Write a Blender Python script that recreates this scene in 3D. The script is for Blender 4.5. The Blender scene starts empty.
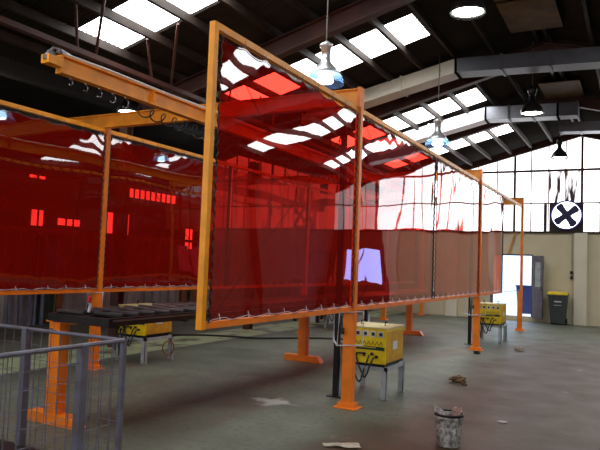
import bpy, bmesh, math, random
from mathutils import Vector, Matrix
random.seed(7)
S = bpy.context.scene
COL = S.collection
V = Vector

# ------------------------------------------------------------------ materials
def lin(c):
    return tuple(((x/255)/12.92 if x/255 <= .04045 else ((x/255+.055)/1.055)**2.4) for x in c) + (1,)

def mat(name, rgb, rough=.5, metal=0, var=.15, scale=6, rgb2=None, bump=0, bscale=40, spec=.5):
    m = bpy.data.materials.new(name); m.use_nodes = True
    nt = m.node_tree; b = nt.nodes['Principled BSDF']
    b.inputs['Roughness'].default_value = rough; b.inputs['Metallic'].default_value = metal
    b.inputs['Specular IOR Level'].default_value = spec
    tc = nt.nodes.new('ShaderNodeTexCoord'); n = nt.nodes.new('ShaderNodeTexNoise')
    n.inputs['Scale'].default_value = scale; n.inputs['Detail'].default_value = 5
    nt.links.new(tc.outputs['Object'], n.inputs['Vector'])
    r = nt.nodes.new('ShaderNodeValToRGB')
    a = lin(rgb); c2 = lin(rgb2) if rgb2 else tuple(x*(1-var*2) for x in a[:3])+(1,)
    r.color_ramp.elements[0].position = .35; r.color_ramp.elements[0].color = c2
    r.color_ramp.elements[1].position = .62; r.color_ramp.elements[1].color = a
    nt.links.new(n.outputs['Fac'], r.inputs['Fac']); nt.links.new(r.outputs['Color'], b.inputs['Base Color'])
    if bump:
        n2 = nt.nodes.new('ShaderNodeTexNoise'); n2.inputs['Scale'].default_value = bscale
        nt.links.new(tc.outputs['Object'], n2.inputs['Vector'])
        bp = nt.nodes.new('ShaderNodeBump'); bp.inputs['Strength'].default_value = bump; bp.inputs['Distance'].default_value = .02
        nt.links.new(n2.outputs['Fac'], bp.inputs['Height']); nt.links.new(bp.outputs['Normal'], b.inputs['Normal'])
    return m

def emit(name, rgb, s):
    m = bpy.data.materials.new(name); m.use_nodes = True
    nt = m.node_tree; nt.nodes.clear()
    e = nt.nodes.new('ShaderNodeEmission'); e.inputs[0].default_value = lin(rgb); e.inputs[1].default_value = s
    o = nt.nodes.new('ShaderNodeOutputMaterial'); nt.links.new(e.outputs[0], o.inputs[0])
    return m

M = {}
M['orange'] = mat('orange paint', (244, 128, 16), .38, 0, .1, 5)
M['amber'] = mat('amber paint', (250, 160, 22), .4, 0, .1, 5)
M['yellow'] = mat('yellow paint', (236, 206, 14), .4, 0, .12, 8)
M['yellow2'] = mat('side panel yellow', (214, 160, 24), .4, 0, .12, 8)
M['cream_top'] = mat('dusty cream', (214, 200, 140), .5, 0, .1, 8)
M['black'] = mat('black rubber', (20, 20, 22), .5)
M['blacksteel'] = mat('black steel', (30, 28, 30), .35, .4)
M['rack'] = mat('dark oily steel', (66, 60, 62), .32, .7)
M['roller'] = mat('worn roller steel', (120, 116, 118), .3, .85)
M['glint'] = mat('worn bright steel', (150, 148, 152), .3, .9)
M['grey'] = mat('grey painted steel', (172, 178, 182), .5, .1)
M['galv'] = mat('galvanised sheet', (150, 153, 160), .42, .45, .12, 2)
M['ductlit'] = mat('duct paled as if lit', (206, 198, 178), .5, 0, .08, 2)  # light falling on the sloping run painted in as cream
M['ductdark'] = mat('dark duct sheet', (84, 84, 90), .45, .2, .15, 2)  # darker grey for the right-hand runs and joints
M['ductglare'] = mat('duct whitened as if skylit', (232, 234, 240), .5, 0, .03, 2)  # skylight overexposure on the sloping run painted into its colour
M['mesh'] = mat('weathered cage steel', (112, 112, 128), .5, .3, .12, 5, (100, 92, 100))
M['chrome'] = mat('spun aluminium', (235, 235, 238), .28, .75, .03, 3)
M['darkcap'] = mat('dark lamp housing', (46, 40, 40), .3, .5)
M['rope'] = mat('grey cord', (120, 112, 100), .8)
M['cable'] = mat('black cable', (18, 18, 20), .45)
M['white'] = mat('white plastic', (214, 216, 218), .45, 0, .05)
M['whiterod'] = mat('white coated rod', (200, 204, 212), .4)
M['rafter'] = mat('red oxide steel', (82, 40, 28), .55, 0, .2, 3)
M['purlin'] = mat('brown dusty purlin', (50, 35, 25), .7, 0, .2, 5)
M['roof'] = mat('dark roof sheeting', (40, 31, 24), .6, .1, .22, 1.2)
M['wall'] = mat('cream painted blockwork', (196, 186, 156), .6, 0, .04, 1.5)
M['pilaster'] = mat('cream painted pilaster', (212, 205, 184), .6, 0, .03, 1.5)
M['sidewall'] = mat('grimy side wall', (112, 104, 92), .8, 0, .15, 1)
M['mullion'] = mat('brown window steel', (70, 34, 24), .6)
M['mullion_thin'] = mat('thin tan glazing bar', (150, 110, 78), .6)
M['soot'] = mat('sooty brown board', (46, 30, 22), .7)
M['door'] = mat('brown grey door paint', (98, 88, 92), .45)
M['doorglass'] = mat('wired door glass', (180, 190, 185), .2)
M['bin'] = mat('dark green grey bin plastic', (52, 60, 60), .45)
M['navy'] = mat('navy plastic', (24, 34, 84), .4)
M['fanblue'] = mat('navy fan blade', (26, 30, 78), .45)
M['fanring'] = mat('blue fan ring', (44, 24, 170), .4)
M['drum'] = mat('paint splashed drum', (196, 196, 192), .6, .1, .2, 30, (104, 98, 94), .3, 20)
M['rag'] = mat('pink grey rag', (176, 150, 140), .9, 0, .2, 20)
M['card'] = mat('scuffed pale cardboard', (196, 188, 170), .9, 0, .15, 9)
M['leafbrown'] = mat('tan scrap', (140, 112, 84), .9, 0, .25, 20)
M['strip'] = mat('grey corrugated steel', (168, 164, 164), .5, .3, .2, 1.5)
M['green'] = mat('dark green panel', (24, 62, 46), .6)
M['brownpost'] = mat('brown post paint', (140, 78, 34), .6)
M['bluepost'] = mat('blue grey post paint', (126, 134, 160), .5)
M['red'] = mat('red plastic', (200, 30, 36), .4)
M['insul'] = mat('yellowed roof board', (118, 92, 56), .8, 0, .2, 3)
M['outwall'] = mat('pale blue outdoor wall', (205, 222, 232), .7, 0, .04, 1)
M['outground'] = mat('sunlit concrete yard', (200, 205, 208), .8, 0, .05, 1)
M['wood'] = mat('tan timber', (190, 140, 80), .7)
M['sky'] = emit('daylight through roof sheet', (255, 255, 255), 7.0)
M['bulb'] = emit('glowing lamp bulb', (235, 255, 240), 14)
M['bluelight'] = emit('daylight in side window', (160, 168, 255), 3.2)

def window_glow(name, strength, soot=False):
    m = bpy.data.materials.new(name); m.use_nodes = True
    nt = m.node_tree; nt.nodes.clear(); L = nt.links
    o = nt.nodes.new('ShaderNodeOutputMaterial'); e = nt.nodes.new('ShaderNodeEmission')
    e.inputs[1].default_value = strength
    tc = nt.nodes.new('ShaderNodeTexCoord'); mp = nt.nodes.new('ShaderNodeMapping')
    n = nt.nodes.new('ShaderNodeTexNoise')
    L.new(tc.outputs['Object'], mp.inputs[0]); L.new(mp.outputs[0], n.inputs['Vector'])
    r = nt.nodes.new('ShaderNodeValToRGB')
    if soot:
        mp.inputs['Scale'].default_value = (7, 1, 1.1); n.inputs['Scale'].default_value = 1.0; n.inputs['Detail'].default_value = 4
        r.color_ramp.elements[0].position = .40; r.color_ramp.elements[0].color = (.012, .008, .008, 1)
        r.color_ramp.elements[1].position = .56; r.color_ramp.elements[1].color = (.95, .93, .97, 1)
    else:
        mp.inputs['Scale'].default_value = (1, 1, .6); n.inputs['Scale'].default_value = 1.5
        r.color_ramp.elements[0].position = .3; r.color_ramp.elements[0].color = (.74, .74, .80, 1)
        r.color_ramp.elements[1].position = .6; r.color_ramp.elements[1].color = (1, .99, 1, 1)
    L.new(n.outputs['Fac'], r.inputs['Fac']); L.new(r.outputs['Color'], e.inputs[0]); L.new(e.outputs[0], o.inputs[0])
    return m
M['glass'] = window_glow('daylight in frosted panes', 2.6)
M['fillglow'] = window_glow('added fill glow in rear panes', 3.2)
M['glassdim'] = window_glow('dimmed daylight in panes', .6)  # weaker glow, tones down what the red film shows
M['sootglass'] = window_glow('smoke stained panes', 2.2, True)

def pvc(name, trans, wav=.6, seed=0):
    m = bpy.data.materials.new(name); m.use_nodes = True
    nt = m.node_tree; nt.nodes.clear(); L = nt.links; N = nt.nodes.new
    o = N('ShaderNodeOutputMaterial')
    tc = N('ShaderNodeTexCoord'); mp = N('ShaderNodeMapping'); mp.inputs['Location'].default_value = (seed*7.3, seed*3.1, seed)
    n = N('ShaderNodeTexNoise'); n.inputs['Scale'].default_value = 1.1; n.inputs['Detail'].default_value = 2.5
    L.new(tc.outputs['Object'], mp.inputs[0]); L.new(mp.outputs[0], n.inputs['Vector'])
    bp = N('ShaderNodeBump'); bp.inputs['Strength'].default_value = wav; bp.inputs['Distance'].default_value = .004
    L.new(n.outputs['Fac'], bp.inputs['Height'])
    g = N('ShaderNodeNewGeometry')
    dot = N('ShaderNodeVectorMath'); dot.operation = 'DOT_PRODUCT'
    L.new(g.outputs['Incoming'], dot.inputs[0]); L.new(bp.outputs['Normal'], dot.inputs[1])
    def mth(op, a, b=None):
        k = N('ShaderNodeMath'); k.operation = op
        for i, q in enumerate((a, b)):
            if q is None: continue
            if isinstance(q, (int, float)): k.inputs[i].default_value = q
            else: L.new(q, k.inputs[i])
        return k.outputs[0]
    ab = mth('ABSOLUTE', dot.outputs['Value']); om = mth('SUBTRACT', 1.0, ab); om = mth('MAXIMUM', om, 0.0)
    p5 = mth('POWER', om, 5.0); R = mth('ADD', mth('MULTIPLY', p5, .96), .04)
    R2 = mth('DIVIDE', mth('MULTIPLY', R, 2.0), mth('ADD', R, 1.0))
    tr = N('ShaderNodeBsdfTransparent')
    sg = N('ShaderNodeSeparateXYZ'); L.new(tc.outputs['Generated'], sg.inputs[0])
    d1 = mth('ABSOLUTE', mth('SUBTRACT', sg.outputs['Y'], sg.outputs['Z']))
    d2 = mth('ABSOLUTE', mth('SUBTRACT', mth('ADD', sg.outputs['Y'], sg.outputs['Z']), 1.0))
    dm = mth('MINIMUM', d1, d2)
    cr = N('ShaderNodeMapRange'); cr.inputs['From Min'].default_value = .001; cr.inputs['From Max'].default_value = .009
    cr.inputs['To Min'].default_value = 1; cr.inputs['To Max'].default_value = 0; L.new(dm, cr.inputs['Value'])
    cm = N('ShaderNodeMix'); cm.data_type = 'RGBA'; L.new(mth('MULTIPLY', cr.outputs[0], .9), cm.inputs[0]); cm.inputs[6].default_value = trans; cm.inputs[7].default_value = (trans[0]*.35, trans[1]*.3, trans[2]*.3, 1)
    L.new(cm.outputs[2], tr.inputs[0])
    df = N('ShaderNodeBsdfDiffuse'); df.inputs[0].default_value = lin((212, 32, 16))
    mx = N('ShaderNodeMixShader'); mx.inputs[0].default_value = .24
    L.new(tr.outputs[0], mx.inputs[1]); L.new(df.outputs[0], mx.inputs[2])
    gl = N('ShaderNodeBsdfAnisotropic') if False else N('ShaderNodeBsdfGlossy')
    gl.inputs['Color'].default_value = (1, 1, 1, 1); gl.inputs['Roughness'].default_value = .015
    L.new(bp.outputs['Normal'], gl.inputs['Normal'])
    m2 = N('ShaderNodeMixShader'); L.new(R2, m2.inputs[0]); L.new(mx.outputs[0], m2.inputs[1]); L.new(gl.outputs[0], m2.inputs[2])
    L.new(m2.outputs[0], o.inputs[0])
    return m
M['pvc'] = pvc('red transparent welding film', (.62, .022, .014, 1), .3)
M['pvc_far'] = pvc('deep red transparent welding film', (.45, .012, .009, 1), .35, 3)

def lampskirt():
    m = bpy.data.materials.new('blue tinted lamp glass'); m.use_nodes = True
    nt = m.node_tree; nt.nodes.clear(); N = nt.nodes.new; L = nt.links
    o = N('ShaderNodeOutputMaterial'); t = N('ShaderNodeBsdfTransparent'); t.inputs[0].default_value = (.45, .68, 1, 1)
    g = N('ShaderNodeBsdfTranslucent'); g.inputs['Color'].default_value = (.3, .5, 1, 1)
    x = N('ShaderNodeMixShader'); x.inputs[0].default_value = .28
    L.new(t.outputs[0], x.inputs[1]); L.new(g.outputs[0], x.inputs[2]); L.new(x.outputs[0], o.inputs[0]); return m
M['skirt'] = lampskirt()

def floor_mat():
    m = bpy.data.materials.new('worn concrete floor'); m.use_nodes = True
    nt = m.node_tree; N = nt.nodes.new; L = nt.links; b = nt.nodes['Principled BSDF']
    tc = N('ShaderNodeTexCoord')
    def noise(sc, det=6, vec=None, scale=None):
        n = N('ShaderNodeTexNoise'); n.inputs['Scale'].default_value = sc; n.inputs['Detail'].default_value = det
        if scale:
            mp = N('ShaderNodeMapping'); mp.inputs['Scale'].default_value = scale; L.new(tc.outputs['Object'], mp.inputs[0]); L.new(mp.outputs[0], n.inputs['Vector'])
        else: L.new(tc.outputs['Object'], n.inputs['Vector'])
        return n.outputs['Fac']
    def ramp(f, a, ca, c, cc):
        r = N('ShaderNodeValToRGB'); r.color_ramp.elements[0].position = a; r.color_ramp.elements[1].position = c
        r.color_ramp.elements[0].color = ca; r.color_ramp.elements[1].color = cc; L.new(f, r.inputs['Fac']); return r.outputs['Color']
    def mix(f, a, c):
        x = N('ShaderNodeMix'); x.data_type = 'RGBA'
        if isinstance(f, float): x.inputs[0].default_value = f
        else: L.new(f, x.inputs[0])
        for i, q in ((6, a), (7, c)):
            if isinstance(q, tuple): x.inputs[i].default_value = q
            else: L.new(q, x.inputs[i])
        return x.outputs[2]
    def smooth(f, a, c):
        r = N('ShaderNodeMapRange'); r.interpolation_type = 'SMOOTHSTEP'; r.inputs['From Min'].default_value = a; r.inputs['From Max'].default_value = c
        L.new(f, r.inputs['Value']); return r.outputs[0]
    def mul(a, c):
        k = N('ShaderNodeMath'); k.operation = 'MULTIPLY'
        for i, q in enumerate((a, c)):
            if isinstance(q, float): k.inputs[i].default_value = q
            else: L.new(q, k.inputs[i])
        return k.outputs[0]
    base = ramp(noise(.9), .3, lin((76, 79, 66)), .7, lin((106, 110, 95)))
    fine = noise(14, 6)
    base = mix(mul(smooth(fine, .48, .66), .5), base, lin((66, 62, 54)))
    # streaks of rust and brown dust
    st = noise(1.0, 5, scale=(1.3, .28, 1))
    base = mix(mul(smooth(st, .54, .68), .6), base, lin((88, 64, 48)))
    # brown dusty aisle on the right
    sx = N('ShaderNodeSeparateXYZ'); L.new(tc.outputs['Object'], sx.inputs[0])
    nd = noise(.7, 4)
    ax = N('ShaderNodeMath'); ax.operation = 'MULTIPLY_ADD'; L.new(nd, ax.inputs[0]); ax.inputs[1].default_value = 2.6; L.new(sx.outputs['X'], ax.inputs[2])
    aisle = smooth(ax.outputs[0], -1.5, -.3)
    ny = N('ShaderNodeMapRange'); ny.interpolation_type = 'SMOOTHSTEP'
    ny.inputs['From Min'].default_value = 17.5; ny.inputs['From Max'].default_value = 13.5; L.new(sx.outputs['Y'], ny.inputs['Value'])
    base = mix(mul(mul(aisle, ny.outputs[0]), .92), base, lin((64, 50, 28)))
    # pale green painted walkway in the left bay
    g1 = smooth(sx.outputs['X'], -8.5, -8.35)
    g2 = N('ShaderNodeMapRange'); g2.inputs['From Min'].default_value = -7.35; g2.inputs['From Max'].default_value = -7.45; L.new(sx.outputs['X'], g2.inputs['Value'])
    wear = smooth(noise(2.2, 5), .3, .55)
    base = mix(mul(mul(mul(g1, g2.outputs[0]), wear), .95), base, lin((176, 202, 160)))
    # one pale spill
    dx = N('ShaderNodeVectorMath'); dx.operation = 'DISTANCE'; L.new(tc.outputs['Object'], dx.inputs[0]); dx.inputs[1].default_value = (-3.74, 6.45, 0)
    dd = N('ShaderNodeMath'); dd.operation = 'MULTIPLY_ADD'; L.new(noise(3.5), dd.inputs[0]); dd.inputs[1].default_value = .8; L.new(dx.outputs['Value'], dd.inputs[2])
    sp = N('ShaderNodeMapRange'); sp.interpolation_type = 'SMOOTHSTEP'; sp.inputs['From Min'].default_value = .68; sp.inputs['From Max'].default_value = .5; L.new(dd.outputs[0], sp.inputs['Value'])
    base = mix(mul(sp.outputs[0], .7), base, lin((180, 178, 172)))
    # pale dried splashes about the aisle
    spl = smooth(noise(2.6, 3), .68, .76)
    base = mix(mul(spl, .35), base, lin((156, 146, 128)))
    L.new(base, b.inputs['Base Color'])
    rr = N('ShaderNodeMapRange'); L.new(noise(2.0), rr.inputs['Value']); rr.inputs['To Min'].default_value = .38; rr.inputs['To Max'].default_value = .66; b.inputs['Specular IOR Level'].default_value = .32
    L.new(rr.outputs[0], b.inputs['Roughness'])
    bp = N('ShaderNodeBump'); bp.inputs['Strength'].default_value = .25; bp.inputs['Distance'].default_value = .01; L.new(fine, bp.inputs['Height']); L.new(bp.outputs[0], b.inputs['Normal'])
    return m
M['floor'] = floor_mat()

# ------------------------------------------------------------------ mesh helpers
def BM(): return bmesh.new()
def box(bm, a, b):
    x0, y0, z0 = a; x1, y1, z1 = b
    if x0 > x1: x0, x1 = x1, x0
    if y0 > y1: y0, y1 = y1, y0
    if z0 > z1: z0, z1 = z1, z0
    v = [bm.verts.new(p) for p in ((x0,y0,z0),(x1,y0,z0),(x1,y1,z0),(x0,y1,z0),(x0,y0,z1),(x1,y0,z1),(x1,y1,z1),(x0,y1,z1))]
    for f in ((0,3,2,1),(4,5,6,7),(0,1,5,4),(1,2,6,5),(2,3,7,6),(3,0,4,7)): bm.faces.new([v[i] for i in f])
    return bm
def cbox(bm, c, s): return box(bm, tuple(c[i]-s[i]/2 for i in range(3)), tuple(c[i]+s[i]/2 for i in range(3)))
def prism(bm, pts, axis, a, b):
    """pts: 2-D outline; extruded along axis (0,1,2) from a to b"""
    def P(p, t):
        q = list(p); q.insert(axis, t); return q
    A = [bm.verts.new(P(p, a)) for p in pts]; B = [bm.verts.new(P(p, b)) for p in pts]
    n = len(pts)
    bm.faces.new(A); bm.faces.new(B[::-1])
    for i in range(n): bm.faces.new((A[i], B[i], B[(i+1) % n], A[(i+1) % n]))
    return bm
def tube(bm, pts, r, seg=8, closed=False):
    pts = [V(p) for p in pts]; n = len(pts); rings = []
    up = V((0, 0, 1))
    for i, p in enumerate(pts):
        if closed: t = pts[(i+1) % n]-pts[i-1]
        else: t = pts[min(i+1, n-1)]-pts[max(i-1, 0)]
        t.normalize()
        u = up if abs(t.dot(up)) < .95 else V((1, 0, 0))
        a = t.cross(u).normalized(); b = t.cross(a).normalized()
        rr = r[i] if isinstance(r, (list, tuple)) else r
        rings.append([bm.verts.new(p+a*math.cos(2*math.pi*k/seg)*rr+b*math.sin(2*math.pi*k/seg)*rr) for k in range(seg)])
    m = n if closed else n-1
    for i in range(m):
        A, B = rings[i], rings[(i+1) % n]
        for k in range(seg): bm.faces.new((A[k], A[(k+1) % seg], B[(k+1) % seg], B[k]))
    if not closed:
        bm.faces.new(rings[0]); bm.faces.new(rings[-1][::-1])
    return bm
def bar(bm, p, q, w, d=None):
    """square bar between two points"""
    d = d or w; p = V(p); q = V(q); t = (q-p).normalized()
    u = V((0, 0, 1)) if abs(t.z) < .95 else V((0, 1, 0))
    a = t.cross(u).normalized()*w/2; b = t.cross(a).normalized()*d/2
    A = [bm.verts.new(p+s*a+k*b) for s, k in ((1,1),(1,-1),(-1,-1),(-1,1))]
    B = [bm.verts.new(q+s*a+k*b) for s, k in ((1,1),(1,-1),(-1,-1),(-1,1))]
    bm.faces.new(A); bm.faces.new(B[::-1])
    for i in range(4): bm.faces.new((A[i], B[i], B[(i+1) % 4], A[(i+1) % 4]))
    return bm
def lathe(bm, prof, seg=32, c=(0, 0, 0), cap=True):
    rings = [[bm.verts.new((c[0]+r*math.cos(2*math.pi*k/seg), c[1]+r*math.sin(2*math.pi*k/seg), c[2]+z)) for k in range(seg)] for r, z in prof]
    for A, B in zip(rings, rings[1:]):
        for k in range(seg): bm.faces.new((A[k], A[(k+1) % seg], B[(k+1) % seg], B[k]))
    if cap:
        bm.faces.new(rings[0]); bm.faces.new(rings[-1][::-1])
    return bm

def obj(name, bm, m, parent=None, bevel=0, smooth=False, loc=None):
    bmesh.ops.recalc_face_normals(bm, faces=bm.faces)
    me = bpy.data.meshes.new(name); bm.to_mesh(me); bm.free()
    me.materials.append(M[m] if isinstance(m, str) else m)
    if smooth:
        for p in me.polygons: p.use_smooth = True
    o = bpy.data.objects.new(name, me); COL.objects.link(o)
    if parent is not None: o.parent = parent
    if loc: o.location = loc
    if bevel:
        b = o.modifiers.new('bevel', 'BEVEL'); b.width = bevel; b.segments = 2; b.limit_method = 'ANGLE'
    if smooth and bevel == 0:
        pass
    return o
def tag(o, label, cat, group=None, kind=None):
    o['label'] = label; o['category'] = cat
    if group: o['group'] = group
    if kind: o['kind'] = kind
    return o
def thing(name, label, cat, loc=(0, 0, 0), rz=0, group=None):
    o = bpy.data.objects.new(name, None); COL.objects.link(o); o.location = loc; o.rotation_euler = (0, 0, rz)
    o.empty_display_size = .1
    return tag(o, label, cat, group)
def struct(name, bm, m, label=None, parent=None, **k):
    o = obj(name, bm, m, parent, **k)
    if parent is None:
        o['kind'] = 'structure'; o['category'] = name.split('_')[0]; o['label'] = label or name.replace('_', ' ')
    return o
def dup(root, loc, label=None, group=None, rz=None, scale=None):
    r = root.copy(); COL.objects.link(r); r.location = loc
    if rz is not None: r.rotation_euler = (0, 0, rz)
    if scale: r.scale = (scale,)*3
    if label: r['label'] = label
    if group: r['group'] = group
    for ch in list(root.children):
        c = ch.copy(); COL.objects.link(c); c.parent = r
        for g in list(ch.children):
            d = g.copy(); COL.objects.link(d); d.parent = c
    return r

# ------------------------------------------------------------------ building
SL = .268; RX = -1.67; RZ = 6.2            # roof pitch, ridge
VX = -8.2; EX = 4.86; LX = -16.0; D = 22.0; BY = -5.0
def roofz(x):
    if x >= RX: return RZ-SL*(x-RX)
    if x >= VX: return RZ+SL*(x-RX)
    v = RZ+SL*(VX-RX)
    rx2 = 2*VX-RX
    if x >= rx2: return v+SL*(VX-x)
    return RZ-SL*(rx2-x)

bm = BM(); box(bm, (LX-.2, BY-.2, -.2), (EX+.2, D+.3, 0)); struct('floor', bm, 'floor', 'worn grey concrete workshop floor')

# roof: corrugated sheets, leaving rows open for the translucent sheets
ROWS = [(-2.6, -1.6), (2.0, 2.95), (6.25, 7.12), (9.85, 10.85), (14.5, 15.62), (18.3, 19.4)]  # the two rows nearest the camera are added as fill light
def corr(bm, x0, x1, y0, y1, amp=.02, pitch=.09, off=0.0, thick=.0):
    n = max(2, int(round((y1-y0)/(pitch/6)))); xs = [x0, x1]
    cols = []
    for i in range(n+1):
        y = y0+(y1-y0)*i/n; dz = amp*math.sin(2*math.pi*y/pitch)+off
        cols.append([bm.verts.new((x, y, roofz(x)+dz)) for x in xs])
    for a, b in zip(cols, cols[1:]): bm.faces.new((a[0], b[0], b[1], a[1]))
bm = BM()
XL0, XL1 = -7.0, -3.33; XR0, XR1 = -.01, 3.66
segs = []; y = BY-.1
for a, b in ROWS: segs.append((y, a, False)); segs.append((a, b, True)); y = b
segs.append((y, D+.1, False))
for a, b, sk in segs:
    if sk: rng = [(VX, XL0), (XL1, RX), (RX, XR0), (XR1, EX+.1)]
    else: rng = [(VX, RX), (RX, EX+.1)]
    for x0, x1 in rng: corr(bm, x0, x1, a, b)
    corr(bm, 2*VX-RX, VX, a, b); corr(bm, LX-.1, 2*VX-RX, a, b)
struct('ceiling', bm, 'roof', 'dark corrugated steel roof sheeting')
wn = 1
side = ['left', 'right']
for i, (a, b) in enumerate(ROWS):
    for s, (x0, x1) in enumerate(((XL0, XL1), (XR0, XR1))):
        bm = BM(); corr(bm, x0, x1, a, b)
        struct('window_%d' % (wn+1), bm, 'sky', 'translucent roof sheet skylight, row %d down the hall (two nearest rows added as fill), %s slope' % (i+1, side[s])); wn += 1
for i, (xa, xb, ya, yb) in enumerate(((-15.9, -14.8, 3, 4.5), (-15.9, -14.8, 6, 7.5), (-15.9, -14.8, 8.7, 10))):  # out of view glowing sheets added to brighten the left bay
    bm = BM(); corr(bm, xa, xb, ya, yb, off=-.05)
    struct('window_%d' % (60+i), bm, 'sky', 'glowing roof sheet added as fill over the left bay, sheet %d down the bay' % (i+1))
# purlins
tn = 1
k = -3
px = [-3.78-.635*k for k in range(-2, 7)] + [RX+.12]
px = [p for p in px if p > VX+.1]
for p in px:
    for q in (p, 2*RX-p):
        if q > EX-.1: continue
        bm = BM(); s = 1 if q == p else -1
        x0, x1 = (q-.06, q) if s == 1 else (q, q+.06)
        zt = min(roofz(x0), roofz(x1))-.015
        box(bm, (x0, BY, zt-.125), (x1, D-.02, zt))
        struct('trim_%d' % tn, bm, 'purlin', 'brown roof purlin running the length of the hall'); tn += 1
# rafters
def rafter(y, w=.16, d=.30, top=.145, m='rafter', z0=None):
    global tn
    for x0, x1 in ((VX+.05, RX), (RX, EX-.05), (LX+.05, 2*VX-RX), (2*VX-RX, VX-.05))[:(4 if y > 20 else 2)]:
        bm = BM()
        e = .001
        za, zb = roofz(x0+e if x0 == VX else x0)-top, roofz(x1)-top
        if x1 == VX-.05: zb = roofz(x1)-top
        f = .025
        for (t0, t1, ww) in ((0, f, w), (f, d-f, .03), (d-f, d, w)):
            prism(bm, [(x0, za-t1), (x1, zb-t1), (x1, zb-t0), (x0, za-t0)], 1, y-ww/2, y+ww/2)
        struct('trim_%d' % tn, bm, m, 'red brown steel portal rafter across the hall'); tn += 1
for y in (-.1, 4.3, 8.55, 12.9, 16.75): rafter(y)
rafter(D-.1, .12, .22, .012)
# columns at the valley and right wall
for y in (-.1, 4.3, 8.55, 12.9, 16.75):
    for x in (VX, EX-.12):
        if x == VX and y in (4.3, 8.55): pass
        bm = BM(); zt = roofz(x)-.46
        box(bm, (x-.09, y-.08, 0), (x+.09, y-.065, zt)); box(bm, (x-.09, y+.065, 0), (x+.09, y+.08, zt)); box(bm, (x-.015, y-.065, 0), (x+.015, y+.065, zt))
        struct('trim_%d' % tn, bm, 'rafter', 'red brown steel column under the rafter'); tn += 1

# end wall (far)
DX0, DX1, DZ0, DZ1 = -4.38, -3.13, .15, 2.13
SZ = 2.91
bm = BM()
box(bm, (LX, D, 0), (DX0, D+.2, SZ)); box(bm, (DX1, D, 0), (2.4, D+.2, SZ))
box(bm, (DX0, D, 0), (DX1, D+.2, DZ0)); box(bm, (DX0, D, DZ1), (DX1, D+.2, SZ))
struct('wall_far', bm, 'wall', 'cream painted block wall at the far end')
bm = BM(); box(bm, (2.4, D, 0), (EX, D+.2, .95)); box(bm, (2.4, D, .95), (2.55, D+.2, 2.2)); box(bm, (4.1, D, .95), (EX, D+.2, 2.2)); box(bm, (2.4, D, 2.2), (EX, D+.2, SZ))
struct('wall_far_right', bm, 'soot', 'right end of the far wall, darkened to deepen the curtain reflection')  # unseen wall end made dark so the curtain reflects dark red
bm = BM(); box(bm, (2.55, D+.08, .95), (4.1, D+.1, 2.2)); w = struct('window_20', bm, 'bluelight', 'small bluish window low in the far wall on the right')
bm = BM()
for z in (.95, 2.16): box(bm, (2.55, D+.02, z), (4.1, D+.07, z+.04))
for x in (2.55, 3.3, 4.06): box(bm, (x, D+.02, .99), (x+.04, D+.07, 2.16))
obj('window_frame', bm, 'mullion', w)
for x0, x1 in ((-1.84, -1.47), (-5.9, -5.52), (-10.0, -9.6), (2.0, 2.38), (-13.9, -13.5)):
    bm = BM(); box(bm, (x0, D-.14, 0), (x1, D, SZ-.02)); struct('trim_%d' % tn, bm, 'pilaster', 'pale cream pilaster standing out of the far wall'); tn += 1
bm = BM(); box(bm, (LX, D-.06, SZ-.03), (EX, D+.02, SZ+.03)); struct('trim_%d' % tn, bm, 'soot', 'dark sill along the top of the block wall'); tn += 1
# glazed gable: panes between bars
vx = [-1.65, -2.13, -2.65, -3.19, -3.71, -4.28, -4.91, -5.56, -6.12, -6.7, -7.3, -7.85]
vx = vx + [-1.13, -.6, -.05, .5, 1.05, 1.6, 2.15, 2.7, 3.25, 3.8, 4.35] + [-8.5-.58*i for i in range(13)]
vx = sorted(vx)
def gz(x): return roofz(x)-.05
xs = sorted(set([LX, 2*VX-RX, VX, RX, EX] + vx))
pane = BM(); soot = BM(); dimr = BM(); diml = BM()
for a, b in zip(xs, xs[1:]):
    m_ = (a+b)/2
    tops = (gz(a), gz(b))
    if -2.66 < m_ < -1.64:
        prism(soot, [(a, 3.86), (b, 3.86), (b, 4.93), (a, 4.93)], 1, D+.10, D+.12)
        prism(pane, [(a, 4.93), (b, 4.93), (b, tops[1]), (a, tops[0])], 1, D+.10, D+.12)
        prism(pane, [(a, SZ), (b, SZ), (b, 3.86), (a, 3.86)], 1, D+.10, D+.12)
    else:
        prism(dimr if m_ > 2.7 else diml if m_ < VX else pane, [(a, SZ), (b, SZ), (b, tops[1]), (a, tops[0])], 1, D+.10, D+.12)
w = struct('window_1', pane, 'glass', 'tall glazed gable of frosted panes above the far block wall')
obj('stained_panes', soot, 'sootglass', w)['label'] = 'smoke stained panes above the wall fan'
obj('dim_panes', dimr, 'glassdim', w)['label'] = 'panes dimmed at the right end'; obj('dim_panes', diml, 'glassdim', w)['label'] = 'panes dimmed in the left bay'
bm = BM(); bt = BM()
for x in vx:
    heavy = any(abs(x-h) < .02 for h in (-3.71, -1.65, -6.12, .5, 2.7, -8.5, -10.82, -13.14))
    w_ = .075 if heavy else .03
    (box)(bm if heavy or x < -7 else bt, (x-w_/2, D+.02, SZ), (x+w_/2, D+.09, gz(x)))
obj('mullion', bm, 'mullion', w); obj('glazing_bar', bt, 'mullion_thin', w)
bm = BM()
for z, h in ((4.93, .07), (3.86, .04)):
    if z > 4.4:
        # clipped where the roof valley comes lower
        xa = RX-(RZ-.2-z)/SL; box(bm, (xa, D+.01, z-h/2), (RX+(RZ-.2-z)/SL, D+.08, z+h/2))
        xb = 2*VX-RX; box(bm, (LX, D+.01, z-h/2), (xb+(RZ-.2-z)/SL, D+.08, z+h/2))
    else: box(bm, (LX, D+.01, z-h/2), (EX, D+.08, z+h/2))
obj('transom', bm, 'mullion', w)

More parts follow.
